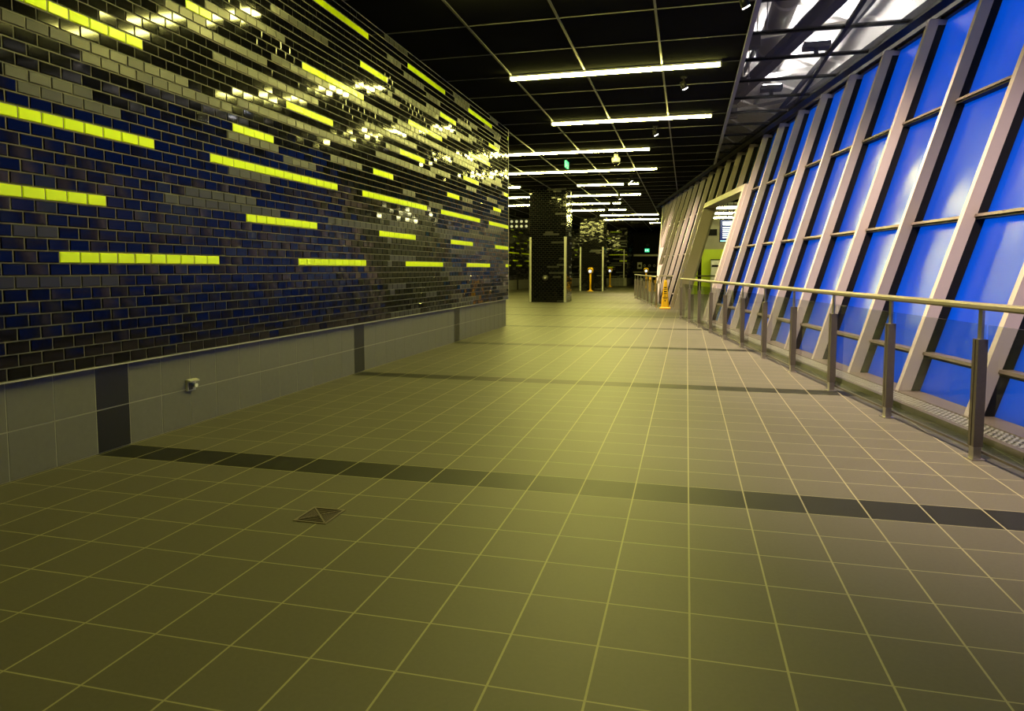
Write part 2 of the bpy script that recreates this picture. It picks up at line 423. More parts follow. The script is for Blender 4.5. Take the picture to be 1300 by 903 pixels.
for i in range(126):
    y = 15+i*.3
    for z0 in (0,.3): mb.box(-10.33,-10.31,y+.004,y+.296,z0+.004,z0+.296)
put(mb, 'plinth_tiles', M['grey_tile'], wf); put(MB().box(-10.6,-10.32,YE-.3,53,0,.6), 'plinth_bed', M['tile_grout'], wf)
# end block with lime strips (faces -Y)
we = empty('wall_end', 'black brick end wall with lime strips behind the second pillar', 'wall', (-7,52,0), kind='structure')
def px_u(px, Y): return None
st = [(4.042, -5.644, -4.823),
 (3.621, -5.796, -5.561),
 (2.707, -5.316, -4.652),
 (2.364, -5.649, -4.298),
 (1.866, -4.977, -4.237),
 (1.45, -5.789, -5.396),
 (2.703, -8.359, -8.116),
 (2.343, -8.356, -8.113)]
mb = MB(); brick_face(mb, (-10.3,52.006,0), (1,0,0), (0,-1,0), 10.3-4.36, .605, .605+48*PZ, strips_kind([(z,a+10.3,b+10.3) for z,a,b in st]))
st2 = [(3.75,.3,.7),(3.3,.2,.6),(1.62,.2,.6),(2.35,0,.5)]
brick_face(mb, (-4.366,52,0), (0,1,0), (1,0,0), 6, .605, .605+48*PZ, strips_kind(st2))
put(mb, 'brick_tiles', [M['black_tile'],M['satin_tile'],M['lime_tile']], we)
put(MB().box(-10.3,-4.3662,52.0062,58.2,.6,4.6), 'grout_bed', M['dark_grout'], we)
mb = MB()
for i in range(19):
    for z0 in (0,.3): mb.box(-10.3+i*.3+.004,-10.3+i*.3+.296,52.015,52.04,z0+.004,z0+.296)
put(mb, 'plinth_tiles', M['grey_tile'], we); put(MB().box(-10.3,-4.38,52.02,58.2,0,.6), 'plinth_bed', M['tile_grout'], we)
put(MB().box(-4.62,-4.54,51.97,52.0,.6,2.75), 'corner_guard', M['pale_trim'], we)

# ------------------------------------------------------------------ pillars
def pillar(x0, x1, y0, y1, label, guard_z):
    p = empty('pillar', label, 'pillar', ((x0+x1)/2,(y0+y1)/2,0), group=None)
    mb = MB(); k = strips_kind([])
    brick_face(mb, (x0,y0,0), (1,0,0), (0,-1,0), x1-x0, 0, ZC, k)
    brick_face(mb, (x1,y0,0), (0,1,0), (1,0,0), y1-y0, 0, ZC, k)
    brick_face(mb, (x0,y1,0), (0,-1,0), (-1,0,0), y1-y0, 0, ZC, k)
    brick_face(mb, (x1,y1,0), (-1,0,0), (0,1,0), x1-x0, 0, ZC, k)
    put(mb, 'brick_tiles', [M['black_tile'],M['satin_tile']], p)
    put(MB().box(x0+.0002,x1-.0002,y0+.0002,y1-.0002,0,ZC), 'core', M['dark_grout'], p)
    for x, sx in ((x0,1),(x1,-1)):
        g = MB(); w = .075; t = .012
        a, b = (x-t,x+w) if sx > 0 else (x-w,x+t)
        g.box(a,b,y0-t,y0-.0065,0,guard_z)
        a, b = (x-t,x-.0065) if sx > 0 else (x+.0065,x+t)
        g.box(a,b,y0-t,y0+w,0,guard_z)
        put(g, 'corner_guard', M['pale_trim'], p)
    return p
pillar(-5.893,-4.47,25.85,27.2,'nearer black brick pillar with pale metal corner guards',2.5)
pillar(-6.05,-4.68,39.75,41.3,'farther black brick pillar behind the nearer one with yellow post in front',2.55)
f = empty('wall_fitting', 'small oval fitting on the front of the nearer black pillar', 'fitting', (-5.27,25.84,.9))
put(MB().lathe([(.0,0),(.11,0),(.11,.02),(.07,.05),(0,.055)], (-5.27,25.838,.93), axis=(0,-1,0)), 'cover', M['grid'], f)
put(MB().lathe([(.0,0),(.045,0),(.04,.02),(0,.025)], (-5.27,25.785,.93), axis=(0,-1,0)), 'button', M['pale_trim'], f)

# ------------------------------------------------------------------ ceiling
EDGE = -.22                                 # ceiling stops short of the window wall
def edge_at_x(x):                           # s where the ceiling edge crosses X = x
    p = W(0,ZC,EDGE); return (x-p.x)/D1.x
XM = .735
sx = edge_at_x(XM)
pc = W(sx,ZC,EDGE)
cl = empty('ceiling', 'black panel ceiling with thin metal grid over the concourse', 'ceiling', (-2,10,ZC), kind='structure')
e2 = W(sk(KE)+.6,ZC,EDGE)
mb = MB(); mb.prism([(-12,-2.6),(XM,-2.6),(XM,pc.y),(e2.x,e2.y),(-1.0,36.1),(-1.0,60),(-12,60)], ZC+.004, ZC+.05)
put(mb, 'panels', M['ceil'], cl)
GX = [-2.745+1.165*i for i in range(-7,3)]
for i, x in enumerate(GX):
    put(MB().box(x-.014,x+.014,-2.6,(56 if x < -1.1 else 30 if x < 0 else 22),ZC-.012,ZC+.004), 'long_bar', M['grid'], cl)
put(MB().box(XM-.03,XM+.03,-2.6,pc.y,ZC-.04,ZC+.02), 'conduit_bar', M['bluebar'], cl)
CY = [8.48+1.165*i for i in range(-9,38)]
for y in CY:
    xr = XM
    if y > pc.y: xr = W((y-W(0,ZC,EDGE).y)/D1.y,ZC,EDGE).x if y < 34 else -1.0
    put(MB().box(-11.9,xr-.02,y-.006,y+.006,ZC-.006,ZC+.004), 'cross_bar', M['grid'], cl)
# open mesh strip on the window side
def edge_x(y): s = (y-W(0,ZC,EDGE).y)/D1.y; return W(s,ZC,EDGE).x
for i in range(len(CY)-1):
    y0, y1 = CY[i], CY[i+1]
    if y0 > pc.y-.6: break
    put(MB().box(XM+.03,edge_x(y0)+.02,y0-.022,y0+.022,ZC-.03,ZC+.02), 'mesh_cross_bar', M['dark_beam'], cl)
    put(MB().poly([(XM+.03,y0+.022,ZC),(edge_x(y0),y0+.022,ZC),(edge_x(y1),y1-.022,ZC),(XM+.03,y1-.022,ZC)]), 'mesh_panel', M['mesh'], cl)
s19 = edge_at_x(1.9)
put(MB().box(1.875,1.925,-2.6,W(s19,ZC,EDGE).y,ZC-.025,ZC+.025), 'mesh_long_bar', M['dark_beam'], cl)
mb = MB(); wbox(mb, -7.6, sk(KE)+.6, ZC-.05, ZC+.12, EDGE-.05, EDGE+.10)
put(mb, 'edge_fascia', M['dark_beam'], cl)
mb = MB(); wbox(mb, sx-1.5, sk(KE)+2.2, 4.46, 4.52, EDGE-.1, .36); put(mb, 'edge_soffit', M['dark_beam'], cl)
# roof space above the mesh
ru = empty('ceiling_void', 'white-lit roof space with steelwork seen through the ceiling mesh', 'ceiling', (2.5,10,5), kind='structure')
mb = MB()
for i in range(26):                        # ribbed white deck, folded
    y0 = -2.6+i*1.0; z = 5.35+(.05 if i%2 else 0)
    xa, xb = [W((yy-5)/D1.y,4.7,.40).x for yy in (y0,y0+1.0)]
    mb.hexa([(XM-.2,y0,z+.2),(xa,y0,z-.55),(xb,y0+1.0,z-.55),(XM-.2,y0+1.0,z+.2),(XM-.2,y0,z+.27),(xa,y0,z-.48),(xb,y0+1.,z-.48),(XM-.2,y0+1.,z+.27)])
put(mb, 'roof_deck', M['white_paint'], ru)
for q, x in enumerate((1.45,1.95,2.5)):
    zq = 5.46-(x-XM)*.31
    mb = MB(); bar(mb, (x+.22,3.,zq-.10), (x-.55,16.5,zq-.10), .05, .09); put(mb, 'purlin', M['dark_beam'] if q != 1 else M['steel'], ru)
for q in range(7):
    y = 5.6+q*1.35
    put(MB().tube((.95,y,ZC+.02),(.95,y,5.4),.008,seg=8), 'hanger_rod', M['steel'], ru)
put(MB().box(XM-.25,XM-.15,-2.6,23.4,ZC+.05,5.7), 'side_lining', M['dark_beam'], ru)
mb = MB(); wbox(mb, -7.6, sx+2., ZC+.3, 5.5, .26, .32); put(mb, 'eaves_lining', M['white_paint'], ru)
put(MB().box(XM-.2,4.6,23.3,23.5,ZC+.05,5.7), 'end_lining', M['dark_beam'], ru)
put(MB().box(XM-.2,4.6,-2.7,-2.6,ZC+.05,5.7), 'end_lining', M['dark_beam'], ru)
b1 = empty('steel_beam', 'dark steel beam running above the ceiling mesh parallel to the window wall', 'beam', (1.3,11,4.6))
mb = MB()
pa, pb = Vector((2.70,3.8,4.47)), Vector((.80,14.2,4.47)); dd = (pb-pa).normalized(); nn = Vector((dd.y,-dd.x,0))
bar(mb, pa, pb, .16, .02); bar(mb, pa+Vector((0,0,.09)), pb+Vector((0,0,.09)), .02, .16); bar(mb, pa+Vector((0,0,.18)), pb+Vector((0,0,.18)), .16, .02)
put(mb, 'i_section', M['dark_beam'], b1)
for i in range(4):
    y = 8.2+i*2.33; w = 'nearest' if i == 0 else ('second','third','fourth')[i-1]
    o = empty('roof_brace', '%s pale diagonal roof brace above the ceiling mesh' % w, 'brace', (1.5,y,4.6), group='roof braces above the mesh')
    mb = MB(); bar(mb, (.85,y,4.55), (2.3,y+1.1,5.0), .07, .07)
    put(mb, 'strut', M['steel'] if i%2 else M['white_paint'], o)
    mb = MB(); mb.box(.80,.95,y-.08,y+.08,4.40,4.60); put(mb, 'gusset', M['dark_beam'], o)
d = empty('air_duct', 'pale round air duct lying above the ceiling mesh', 'duct', (1.25,9,4.85))
mb = MB(); mb.tube((1.22,4,4.85),(1.22,12.4,4.85),.17,seg=24)
put(mb, 'pipe', M['steel'], d)
for i in range(8): put(MB().tube((1.22,4.6+i*1.05,4.85),(1.22,4.66+i*1.05,4.85),.185,seg=24), 'collar', M['white_paint'], d)
for i, (x, y) in enumerate(((2.25,6.2),(2.1,8.6),(1.75,10.9),(1.40,13.2))):
    o = empty('uplight', '%s bright white uplight above the ceiling mesh' % ('nearest','second nearest','third','farthest')[i], 'light', (x,y,4.5), group='uplights in the roof space')
    put(MB().box(x-.18,x+.18,y-.12,y+.12,4.44,4.52).box(x-.03,x+.03,y-.03,y+.03,4.34,4.44), 'housing', M['dark_beam'], o)
    put(MB().box(x-.15,x+.15,y-.09,y+.09,4.52,4.53), 'lens', M['uplight'], o)

# ------------------------------------------------------------------ window wall
ZT = [0.,.42,1.775,3.11,4.40]
def z0_end(s): return max(0.,(s-22.3)/1.64)
n = 0
for k in range(-4, KE+1):
    s = sk(k)
    zb = 0. if k <= 16 else z0_end(s)
    if KP0 < k < KP1: zb = 3.28
    if zb > 4.2: continue
    n += 1
    w = empty('window_%d' % n, 'leaning window bay of frosted blue glass with a beige fin, bay %d from the near end' % n, 'window', tuple(W(s,0,0)), kind='structure')
    mb = MB(); wbox(mb, s-.065, s, zb, 4.37, 0, .122); put(mb, 'mullion', M['mullion'], w)
    mb = MB(); wbox(mb, s-.060, s-.005, 4.30, 4.365, .122, .30); put(mb, 'head_bracket', M['mullion'], w)
    mb = MB(); wbox(mb, s-.057, s-.008, zb, 4.40, .1225, .245); put(mb, 'gasket', M['black'], w)
    for j in range(4):
        a, b = ZT[j], ZT[j+1]
        lo = max(zb if k > 16 else 0, z0_end(s+SP) if k >= 16 else 0)
        if KP0 <= k < KP1: lo = 3.28
        a = max(a, lo)
        if b-a < .05: continue
        mb = MB(); wbox(mb, s-.012, s+SP-.052, a+.012, b-.012, .215, .23); put(mb, 'pane', M['blue_pane'], w)
    for z in ZT[1:4]:
        lo = max(zb, z0_end(s+SP) if k >= 16 else 0)
        if KP0 <= k < KP1: lo = 3.28
        if z < lo+.05: continue
        mb = MB(); wbox(mb, s, s+SP-.065, z-.006, z+.022, .10, .205); put(mb, 'transom', M['brown'], w)
        mb = MB(); wbox(mb, s, s+SP-.065, z-.030, z-.006, .12, .236); put(mb, 'transom_gasket', M['black'], w)
mb = MB(); wbox(mb, sk(-4)-.07, sk(KE)+1., 4.40, 4.62, .10, .34); wbox(mb, sk(-4)-.07, sk(KE)+1., 4.36, 4.40, .16, .30)
struct(mb.build('trim_1', M['dark_brown']), 'brown metal head rail along the top of the leaning windows', 'trim')
mb = MB(); mb.hexa([W(22.2,0,-.02),W(22.2,0,.25),W(22.36,0,.25),W(22.36,0,-.02),W(22.2+1.64*4.4,4.4,-.02),W(22.2+1.64*4.4,4.4,.25),W(22.36+1.64*4.4,4.4,.25),W(22.36+1.64*4.4,4.4,-.02)])
struct(mb.build('trim_2', M['mullion']), 'beige raking end post where the window wall stops', 'trim')
mb = MB(); wbox(mb, sk(-4)-.07, sk(KP0)-.2, .0, .045, -.30, -.245); wbox(mb, sk(-4)-.07, sk(KP0)-.2, 0, .04, -.02, .21)
struct(mb.build('trim_3', M['brown']), 'low metal sill kerb along the foot of the windows', 'trim')
g = empty('floor_grille', 'perforated metal floor grille along the foot of the windows', 'grille', tuple(W(4,0,-.15)))
mb = MB(); wbox(mb, sk(-4), sk(KP0)-.2, .0, .012, -.245, -.02); put(mb, 'tray', M['black'], g)
mb = MB()
for i in range(4):
    o = -.235+i*.056; wbox(mb, sk(-4), sk(KP0)-.2, .03, .036, o, o+.022)
s = sk(-4)
while s < sk(KP0)-.25:
    wbox(mb, s, s+.03, .03, .036, -.235, -.03); s += .06
put(mb, 'perforated_plate', M['grille'], g)

# unseen hall wall, added so sky rather than hall light reaches the last bays
def Vx(x,y,z): return Vector((x,y,z))
mb = MB(); mb.hexa([W(sk(KP1)-.07,0,.27),W(sk(KP1)-.01,0,.34),Vx(-.50,36.,0),Vx(-.58,36.,0),W(sk(KP1)-.07,4.7,.27),W(sk(KP1)-.01,4.7,.34),Vx(.60,36.,4.7),Vx(.52,36.,4.7)])
struct(mb.build('wall_hall_left', M['concrete']), 'added left wall of the hall, keeping hall light off the last panes', 'wall')
sE = lambda z: 22.33+1.64*z
mb = MB(); mb.hexa([W(sE(0),0,.245),W(sE(0),0,.88),W(sE(0)+.06,0,.88),W(sE(0)+.06,0,.245),W(sE(4.7),4.7,.245),W(sE(4.7),4.7,1.7),W(sE(4.7)+.06,4.7,1.7),W(sE(4.7)+.06,4.7,.245)])  # added unseen panel, stops sky light leaking in past the last window
struct(mb.build('window_end_sky_block', M['black_paint']), 'added dark panel shutting out sky light at the far end of the window wall', 'wall')
mb = MB(); wbox(mb, sk(KP0)-.2, sk(KP1), 3.75, 4.40, .27, .33)
struct(mb.build('wall_over_portal', M['black_paint']), 'dark wall behind the short panes over the portal', 'wall')
# portal
d = empty('door_1', 'leaning portal opening with pale frame through the window wall', 'door', tuple(W(sk(10),0,0)), kind='structure')
sa, sb = sk(KP0), sk(KP1)
mb = MB(); wbox(mb, sa-.02, sa+.14, 0, 3.12, -.07, .30); put(mb, 'jamb', M['mullion'], d)
mb = MB(); wbox(mb, sb-.10, sb-.066, 0, 3.12, -.07, .27); put(mb, 'jamb', M['mullion'], d)
mb = MB(); wbox(mb, sa-.02, sb-.066, 3.12, 3.27, -.07, .30); put(mb, 'header', M['mullion'], d)

# ------------------------------------------------------------------ hall behind the portal
yh = W(sk(KP0)-.2,0,.3).y
struct(MB().box(-.58,4.7,36.0,36.2,0,2.27).build('wall_hall_lower', M['lime_paint']), 'lime green lower wall of the hall beyond the portal', 'wall')
struct(MB().box(-.05,4.7,36.0,36.2,2.27,4.7).build('wall_hall_upper', M['concrete']), 'pale mottled upper wall of the hall beyond the portal', 'wall')
pw = W(sk(KP0)-.2,0,.3)
struct(MB().box(2.9,4.7,pw.y-.2,pw.y,0,4.7).hexa([W(sk(KP0)-.2,0,.24),W(sk(KP0)-.2,0,1.9),W(sk(KP0)-.0,0,1.9),W(sk(KP0)-.0,0,.24),W(sk(KP0)-.2,4.7,.24),W(sk(KP0)-.2,4.7,1.9),W(sk(KP0),4.7,1.9),W(sk(KP0),4.7,.24)]).build('wall_hall_side', M['concrete']), 'near side wall of the hall beyond the portal', 'wall')
struct(MB().box(4.6,4.7,pw.y,36.,0,4.7).build('wall_hall_right', M['concrete']), 'right side wall of the hall beyond the portal', 'wall')
hp = [W(sk(KP0),3.75,.34)]
struct(MB().prism([(hp[0].x,hp[0].y),(4.6,hp[0].y),(4.6,25.),(.95,25.),(W(sk(KP1),3.75,.36).x,W(sk(KP1),3.75,.36).y)],3.75,3.83).build('ceiling_hall', M['hall_ceiling']), 'smooth blue-grey front ceiling of the hall beyond the portal', 'ceiling')
struct(MB().prism([(W(sk(KP0)-.2,4.62,.3).x,W(sk(KP0)-.2,4.62,.3).y),(4.6,W(sk(KP0)-.2,4.62,.3).y),(4.6,36.),(.55,36.),(W(sk(KP1),4.62,.3).x,W(sk(KP1),4.62,.3).y)],4.62,4.7).build('ceiling_hall_roof', M['black_paint']), 'dark rear ceiling of the hall beyond the portal', 'ceiling')
struct(MB().box(.75,4.6,25.,25.15,3.59,4.62).build('trim_4', M['black_paint']), 'black bulkhead across the hall ceiling', 'trim')
for i, (y, z) in enumerate(((27.2,3.55),(29.9,3.55),(32.4,3.55))):
    o = empty('ceiling_light', '%s yellow strip light in the hall beyond the portal' % ('topmost','middle','lowest')[i], 'light', (1.6,y,z), group='strip lights in the hall')
    put(MB().box(.85+.0,4.2,y-.06,y+.06,z+.07,z+.12).box(1.2,1.23,y-.01,y+.01,z+.12,4.62).box(2.9,2.93,y-.01,y+.01,z+.12,4.62), 'housing', M['black'], o)
    put(MB().box(.86,4.19,y-.05,y+.05,z,z+.07), 'diffuser', M['tube_hall'], o)
b = empty('departure_board', 'navy departure screen with white lines of text hung in the hall', 'screen', (2.0,30,2.45))
put(MB().box(1.30,3.10,30.,30.12,2.40,3.34), 'casing', M['black'], b)
put(MB().box(1.33,2.16,29.99,30.,2.48,3.31).box(2.20,3.07,29.99,30.,2.48,3.31), 'display', M['screen'], b)
mb = MB()
for x in (1.42,2.30):
    mb.box(x,x+.46,29.984,29.99,3.09,3.25)
    for i in range(6): mb.box(x,x+R_.uniform(.32,.62),29.984,29.99,2.97-i*.082,3.015-i*.082)
put(mb, 'text_lines', M['text_lit'], b)
put(MB().box(1.33,2.16,29.986,29.992,2.42,2.47), 'footer_bar', M['cyan_lit'], b)
for x in (1.6,2.8): put(MB().tube((x,30.06,3.34),(x,30.06,4.62),.02), 'hanger', M['black'], b)
b = empty('hanging_sign', 'small black sign box hanging left of the departure screen', 'sign', (.9,28,2.6))
put(MB().box(.66,1.12,28.,28.1,2.58,2.83), 'box', M['black'], b)
put(MB().tube((.84,28.05,2.83),(.84,28.05,4.62),.012), 'rod', M['black'], b)
b = empty('hall_post', 'black post standing before the lime hall wall', 'post', (.58,33,0))
put(MB().box(.50,.66,33.,33.15,0,2.22), 'shaft', M['black'], b); put(MB().box(.46,.70,32.96,33.19,0,.03), 'foot', M['bronze'], b)
for i, x in enumerate((1.16,1.62)):
    b = empty('cabinet', ('white cabinet with a dark slot against the lime hall wall','plain white cabinet right of the one with a dark slot')[i], 'cabinet', (x+.21,35.7,0))
    put(MB().box(x,x+.42,35.5,35.99,0,1.72), 'body', M['white_paint'], b)
    put(MB().box(x+.02,x+.40,35.48,35.5,.08,1.68), 'door', M['white_paint'], b)
    put(MB().box(x-.01,x+.43,35.47,35.99,1.72,1.76), 'top', M['charcoal'], b)
    if i == 0: put(MB().box(x+.04,x+.38,35.47,35.48,1.38,1.48), 'slot', M['charcoal'], b)
    else: put(MB().tube((x+.06,35.46,.95),(x+.06,35.46,1.10),.01), 'handle', M['steel'], b)
o = empty('hall_spotlight', 'small yellow-lit spotlight above the departure screen', 'light', (1.78,28.9,3.5))
put(MB().tube((1.78,28.9,3.47),(1.78,28.75,3.38),.06,.07), 'head', M['pale_trim'], o); put(MB().tube((1.78,28.93,3.45),(1.78,28.93,4.62),.012), 'stem', M['black'], o)

# ------------------------------------------------------------------ railings
def railing(name_label, P, Q, n, kmin, hz=1.04, end_cap=True, skip_glass=False):
    P = Vector(P); Q = Vector(Q); d = (Q-P)/n; L = d.length; u = d.normalized(); v = Vector((u.y,-u.x,0))   # v to the right (window side)
    r = empty('railing', name_label, 'railing', tuple(P))
    H = lambda a, b, z: P+u*a+v*b+Vector((0,0,z))
    def hb(mb, a0, a1, b0, b1, z0, z1): mb.hexa([H(a0,b0,z0),H(a0,b1,z0),H(a1,b1,z0),H(a1,b0,z0),H(a0,b0,z1),H(a0,b1,z1),H(a1,b1,z1),H(a1,b0,z1)]); return mb
    for k in range(kmin, n+1):
        a = k*L
        mb = MB(); hb(mb,a-.034,a-.006,-.030,.030,.09,.80); hb(mb,a+.006,a+.034,-.030,.030,.09,.80); hb(mb,a-.006,a+.006,-.012,.012,.09,.80); hb(mb,a-.034,a+.034,-.030,.030,.80,.806)
        p = put(mb, 'post', M['bronze'], r)
        mb = MB(); hb(mb,a-.027,a+.027,-.025,.025,0,.09); hb(mb,a-.05,a+.05,-.045,.045,0,.008)
        q = mb.build('foot', M['steel']); q.parent = p
        mb = MB(); hb(mb,a-.022,a+.022,-.008,.008,.80,1.0)
        q = mb.build('stem', M['steel']); q.parent = p
        if k < n and not skip_glass:
            mb = MB(); hb(mb,a+.02,a+L-.02,.034,.046,.06,.90); put(mb, 'glass_panel', M['clear_glass'], r)
            mb = MB(); hb(mb,a,a+L,.030,.052,.045,.06); put(mb, 'glass_shoe', M['bronze'], r)
    # rounded flat handrail
    mb = MB(); a0 = kmin*L-.1; a1 = n*L+.06
    prof = [(-.035,1.0),(.035,1.0),(.042,1.012),(.042,1.032),(.030,1.045),(-.030,1.045),(-.042,1.032),(-.042,1.012)]
    k0 = len(mb.v)
    for a in (a0,a1): mb.v += [tuple(H(a,b,z+hz-1.04)) for b, z in prof]
    for i in range(8):
        j=(i+1)%8; mb.f.append((k0+i,k0+j,k0+8+j,k0+8+i)); mb.m.append(0); mb.sm.append(False)
    mb.f.append(tuple(k0+7-i for i in range(8))); mb.f.append(tuple(k0+8+i for i in range(8))); mb.m += [0,0]; mb.sm += [False,False]
    put(mb, 'handrail', M['rail'], r)
    return r
railing('long glass balustrade with olive handrail in front of the leaning blue windows', (1.886,5.11,0), (-.131,17.94,0), 10, -2)
railing('shorter far glass balustrade beyond the yellow cone', (-.952,22.888,0), (-2.225,30.94,0), 6, 0)
r = empty('guard_rail', 'single pale cross rail behind the yellow cone and portal', 'railing', (-.6,25.5,0))
mb = MB(); mb.bbox(-.98,1.3,25.5,25.56,1.0,1.05,.012)
put(mb, 'handrail', M['rail'], r)
for x in (-.93,1.24): put(MB().tube((x,25.53,0),(x,25.53,1.0),.025).lathe([(.06,0),(.06,.01),(.03,.012)],(x,25.53,0)), 'post', M['bronze'], r)

# ------------------------------------------------------------------ ceiling strip lights
ROWS = [(3.7639999999999993, -2.77, 0.43, 'unseen strip light added to brighten the nearest floor and wall'),  # added out of view to lift the near floor and brick wall
 (7.262, -2.77, 0.43, 'strip light just above the top of the photo over the near floor'),
 (10.76, -2.77, 0.43, 'nearest strip light in view, the highest and widest in the photo'),
 (14.258, -2.775, 0.415, 'second strip light from the viewer, under the widest one'),
 (17.756, -5.75, -0.956, 'third strip light, running out from the brick wall corner above the dome camera'),
 (21.254, -5.75, -0.924, 'fourth strip light, just below the dome camera'),
 (24.752, -3.88, -2.219, 'long strip light of the fifth row, upper right of the nearer pillar'),
 (24.752, -2.054, -1.696, 'short strip light beside the dazzling spotlight'),
 (24.752, -10.2, -5.985, 'strip light with an added unseen length by the wall corner, topmost of three left of the nearer pillar'),  # left end lengthened out of view to brighten the far floor
 (28.25, -4.985, -2.766, 'strip light of the sixth row right of the nearer pillar'),
 (28.25, -2.671, -1.852, 'short strip light right of the long sixth-row one'),
 (28.25, -10.2, -5.849, 'middle strip light of three left of the nearer pillar'),  # hidden left length added for more light past the wall corner
 (31.748, -5.748, -3.48, 'strip light of the seventh row above the farther pillar'),
 (31.748, -3.337, -2.979, 'tiny strip light piece right of the seventh-row light'),
 (31.748, -10.2, -6.572, 'lowest strip light of three left of the nearer pillar'),  # also stretched leftwards unseen, lighting the floor behind the pillar
 (35.246, -6.256, -4.1, 'strip light of the eighth row touching the farther pillar top'),
 (35.246, -3.9, -3.026, 'short strip light right of the eighth-row light'),
 (38.744, -4.769, -1.564, 'upper of two long strip lights before the black end wall'),
 (42.242, -5.197, -1.701, 'lower of two long strip lights before the black end wall'),
 (45.74, -2.391, -1.737, 'short farthest strip light by the end of the window wall')]
def strip_light(y, x0, x1, label):
    o = empty('ceiling_light', label, 'light', ((x0+x1)/2,y,ZC-.1), group='yellow strip lights under the black ceiling')
    put(MB().box(x0-.01,x1+.01,y-.05,y+.05,ZC-.035,ZC-.006), 'housing', M['pale_trim'], o)
    mb = MB(); mb.hexa([(x0,y-.036,ZC-.072),(x1,y-.036,ZC-.072),(x1,y+.036,ZC-.072),(x0,y+.036,ZC-.072),(x0,y-.045,ZC-.035),(x1,y-.045,ZC-.035),(x1,y+.045,ZC-.035),(x0,y+.045,ZC-.035)])
    put(mb, 'diffuser', M['tube'], o)
    for x in (x0,x1): put(MB().box(x-.012,x+.012,y-.048,y+.048,ZC-.076,ZC-.03), 'end_cap', M['pale_trim'], o)
    return o
for y, x0, x1, lb in ROWS: strip_light(y, x0, x1, lb)

# ------------------------------------------------------------------ spotlights on the ceiling
SPOTS = [((1.16,4.40),'spotlight just outside the top of the photo over the near railing'),((.56,8.14),'nearest small spotlight, at the top edge right of the long strip lights'),
 ((-.10,11.49),'spotlight just right of and below the nearest visible strip light'),((-.71,15.23),'spotlight under the right end of the second strip light'),
 ((-1.83,22.94),'dazzling spotlight below the dome camera'),((-2.75,28.6),'farther small spotlight beyond the dazzling one'),((-3.45,33.6),'farthest small spotlight before the second pillar')]
for (x, y), lb in SPOTS:
    o = empty('spotlight', lb, 'light', (x,y,ZC), group='small ceiling spotlights along the window side')
    # the head tips towards the windows and the viewer's end of the concourse
    put(MB().tube((x,y,ZC+.003),(x,y,ZC-.02),.05).tube((x,y,ZC-.02),(x,y,4.22),.012), 'stem', M['black'], o)
    c = Vector((x,y,4.19)); aim = (Vector((x+1.6,y+1.1,.9))-c).normalized()
    put(MB().tube(c-aim*.07,c+aim*.05,.04,.05), 'head', M['black'], o)
    put(MB().tube(c+aim*.0502,c+aim*.056,.042), 'lens', M['lens'], o)
    ld = bpy.data.lights.new('spot_lamp','SPOT'); ld.energy = 2000; ld.color = (1.,.74,.62); ld.spot_size = math.radians(112); ld.spot_blend = .8; ld.shadow_soft_size = .05
    lo = bpy.data.objects.new('lamp', ld); COL.objects.link(lo); lo.location = c+aim*.07; lo.rotation_euler = aim.to_track_quat('-Z','Y').to_euler()
    lo.parent = o; lo.matrix_parent_inverse = par_inv(o)

# ------------------------------------------------------------------ smaller things
c = empty('dome_camera', 'pale dome security camera hanging between two strip lights', 'camera', (-1.89,18.67,ZC))
put(MB().tube((-1.89,18.67,ZC+.006),(-1.89,18.67,4.20),.055).lathe([(.0,0),(.10,0),(.115,.03),(.115,.11),(.09,.13),(0,.13)],(-1.89,18.67,4.12)), 'housing', M['white_paint'], c)
put(MB().lathe([(.0,-.085),(.045,-.075),(.08,-.045),(.095,0),(0,0)],(-1.89,18.67,4.12)), 'dome', M['black_tile'], c)
e = empty('exit_sign', 'green exit sign seen edge-on hanging in front of the nearer pillar', 'sign', (-3.27,18.92,4.1))
put(MB().box(-3.295,-3.245,18.75,19.15,4.06,4.24), 'face', M['green_lit'], e); put(MB().box(-3.28,-3.26,18.9,18.93,4.24,ZC-.006), 'bracket', M['black'], e)
e = empty('exit_sign', 'green exit sign on the black end wall', 'sign', (-3.2,57.95,2.8))
put(MB().box(-3.43,-3.01,57.93,58.0,2.66,2.99), 'casing', M['black'], e)
put(MB().box(-3.41,-3.03,57.92,57.93,2.68,2.97), 'face', M['green_lit'], e)
mb = MB(); mb.box(-3.38,-3.30,57.915,57.92,2.75,2.90); bar(mb,(-3.24,57.917,2.74),(-3.17,57.917,2.90),.005,.03); bar(mb,(-3.17,57.917,2.84),(-3.10,57.917,2.76),.005,.03); bar(mb,(-3.20,57.917,2.83),(-3.12,57.917,2.88),.005,.025)
put(mb, 'running_figure', M['text_lit'], e)
o = empty('emergency_light', 'small lamp on the black wall above the green exit sign', 'light', (-3.2,58,3.3))
put(MB().lathe([(.11,0),(.11,.03),(.08,.07),(0,.08)],(-3.2,58.,3.28),axis=(0,-1,0)), 'lens', M['grid'], o)
put(MB().box(-3.34,-3.06,57.97,58.004,3.16,3.40), 'plate', M['black'], o)
o = empty('bulkhead_bar', 'long pale horizontal bar on the black end wall under the exit sign', 'bar', (-3.3,57.6,2.4))
put(MB().bbox(-4.30,-1.05,57.55,57.70,2.34,2.50,.02), 'rail', M['pale_trim'], o)
put(MB().box(-4.2,-4.1,57.7,58.,2.38,2.46).box(-1.3,-1.2,57.7,58.,2.38,2.46), 'bracket', M['black'], o)
o = empty('wall_notice', 'pale square notice with dark disc on the black end wall', 'sign', (-3.8,57.95,1.5))
put(MB().box(-4.00,-3.62,57.96,58.,1.30,1.84), 'panel', M['pale_trim'], o)
put(MB().lathe([(0,0),(.12,0),(.12,.008),(0,.008)],(-3.81,57.96,1.55),axis=(0,-1,0)), 'disc', M['charcoal'], o)
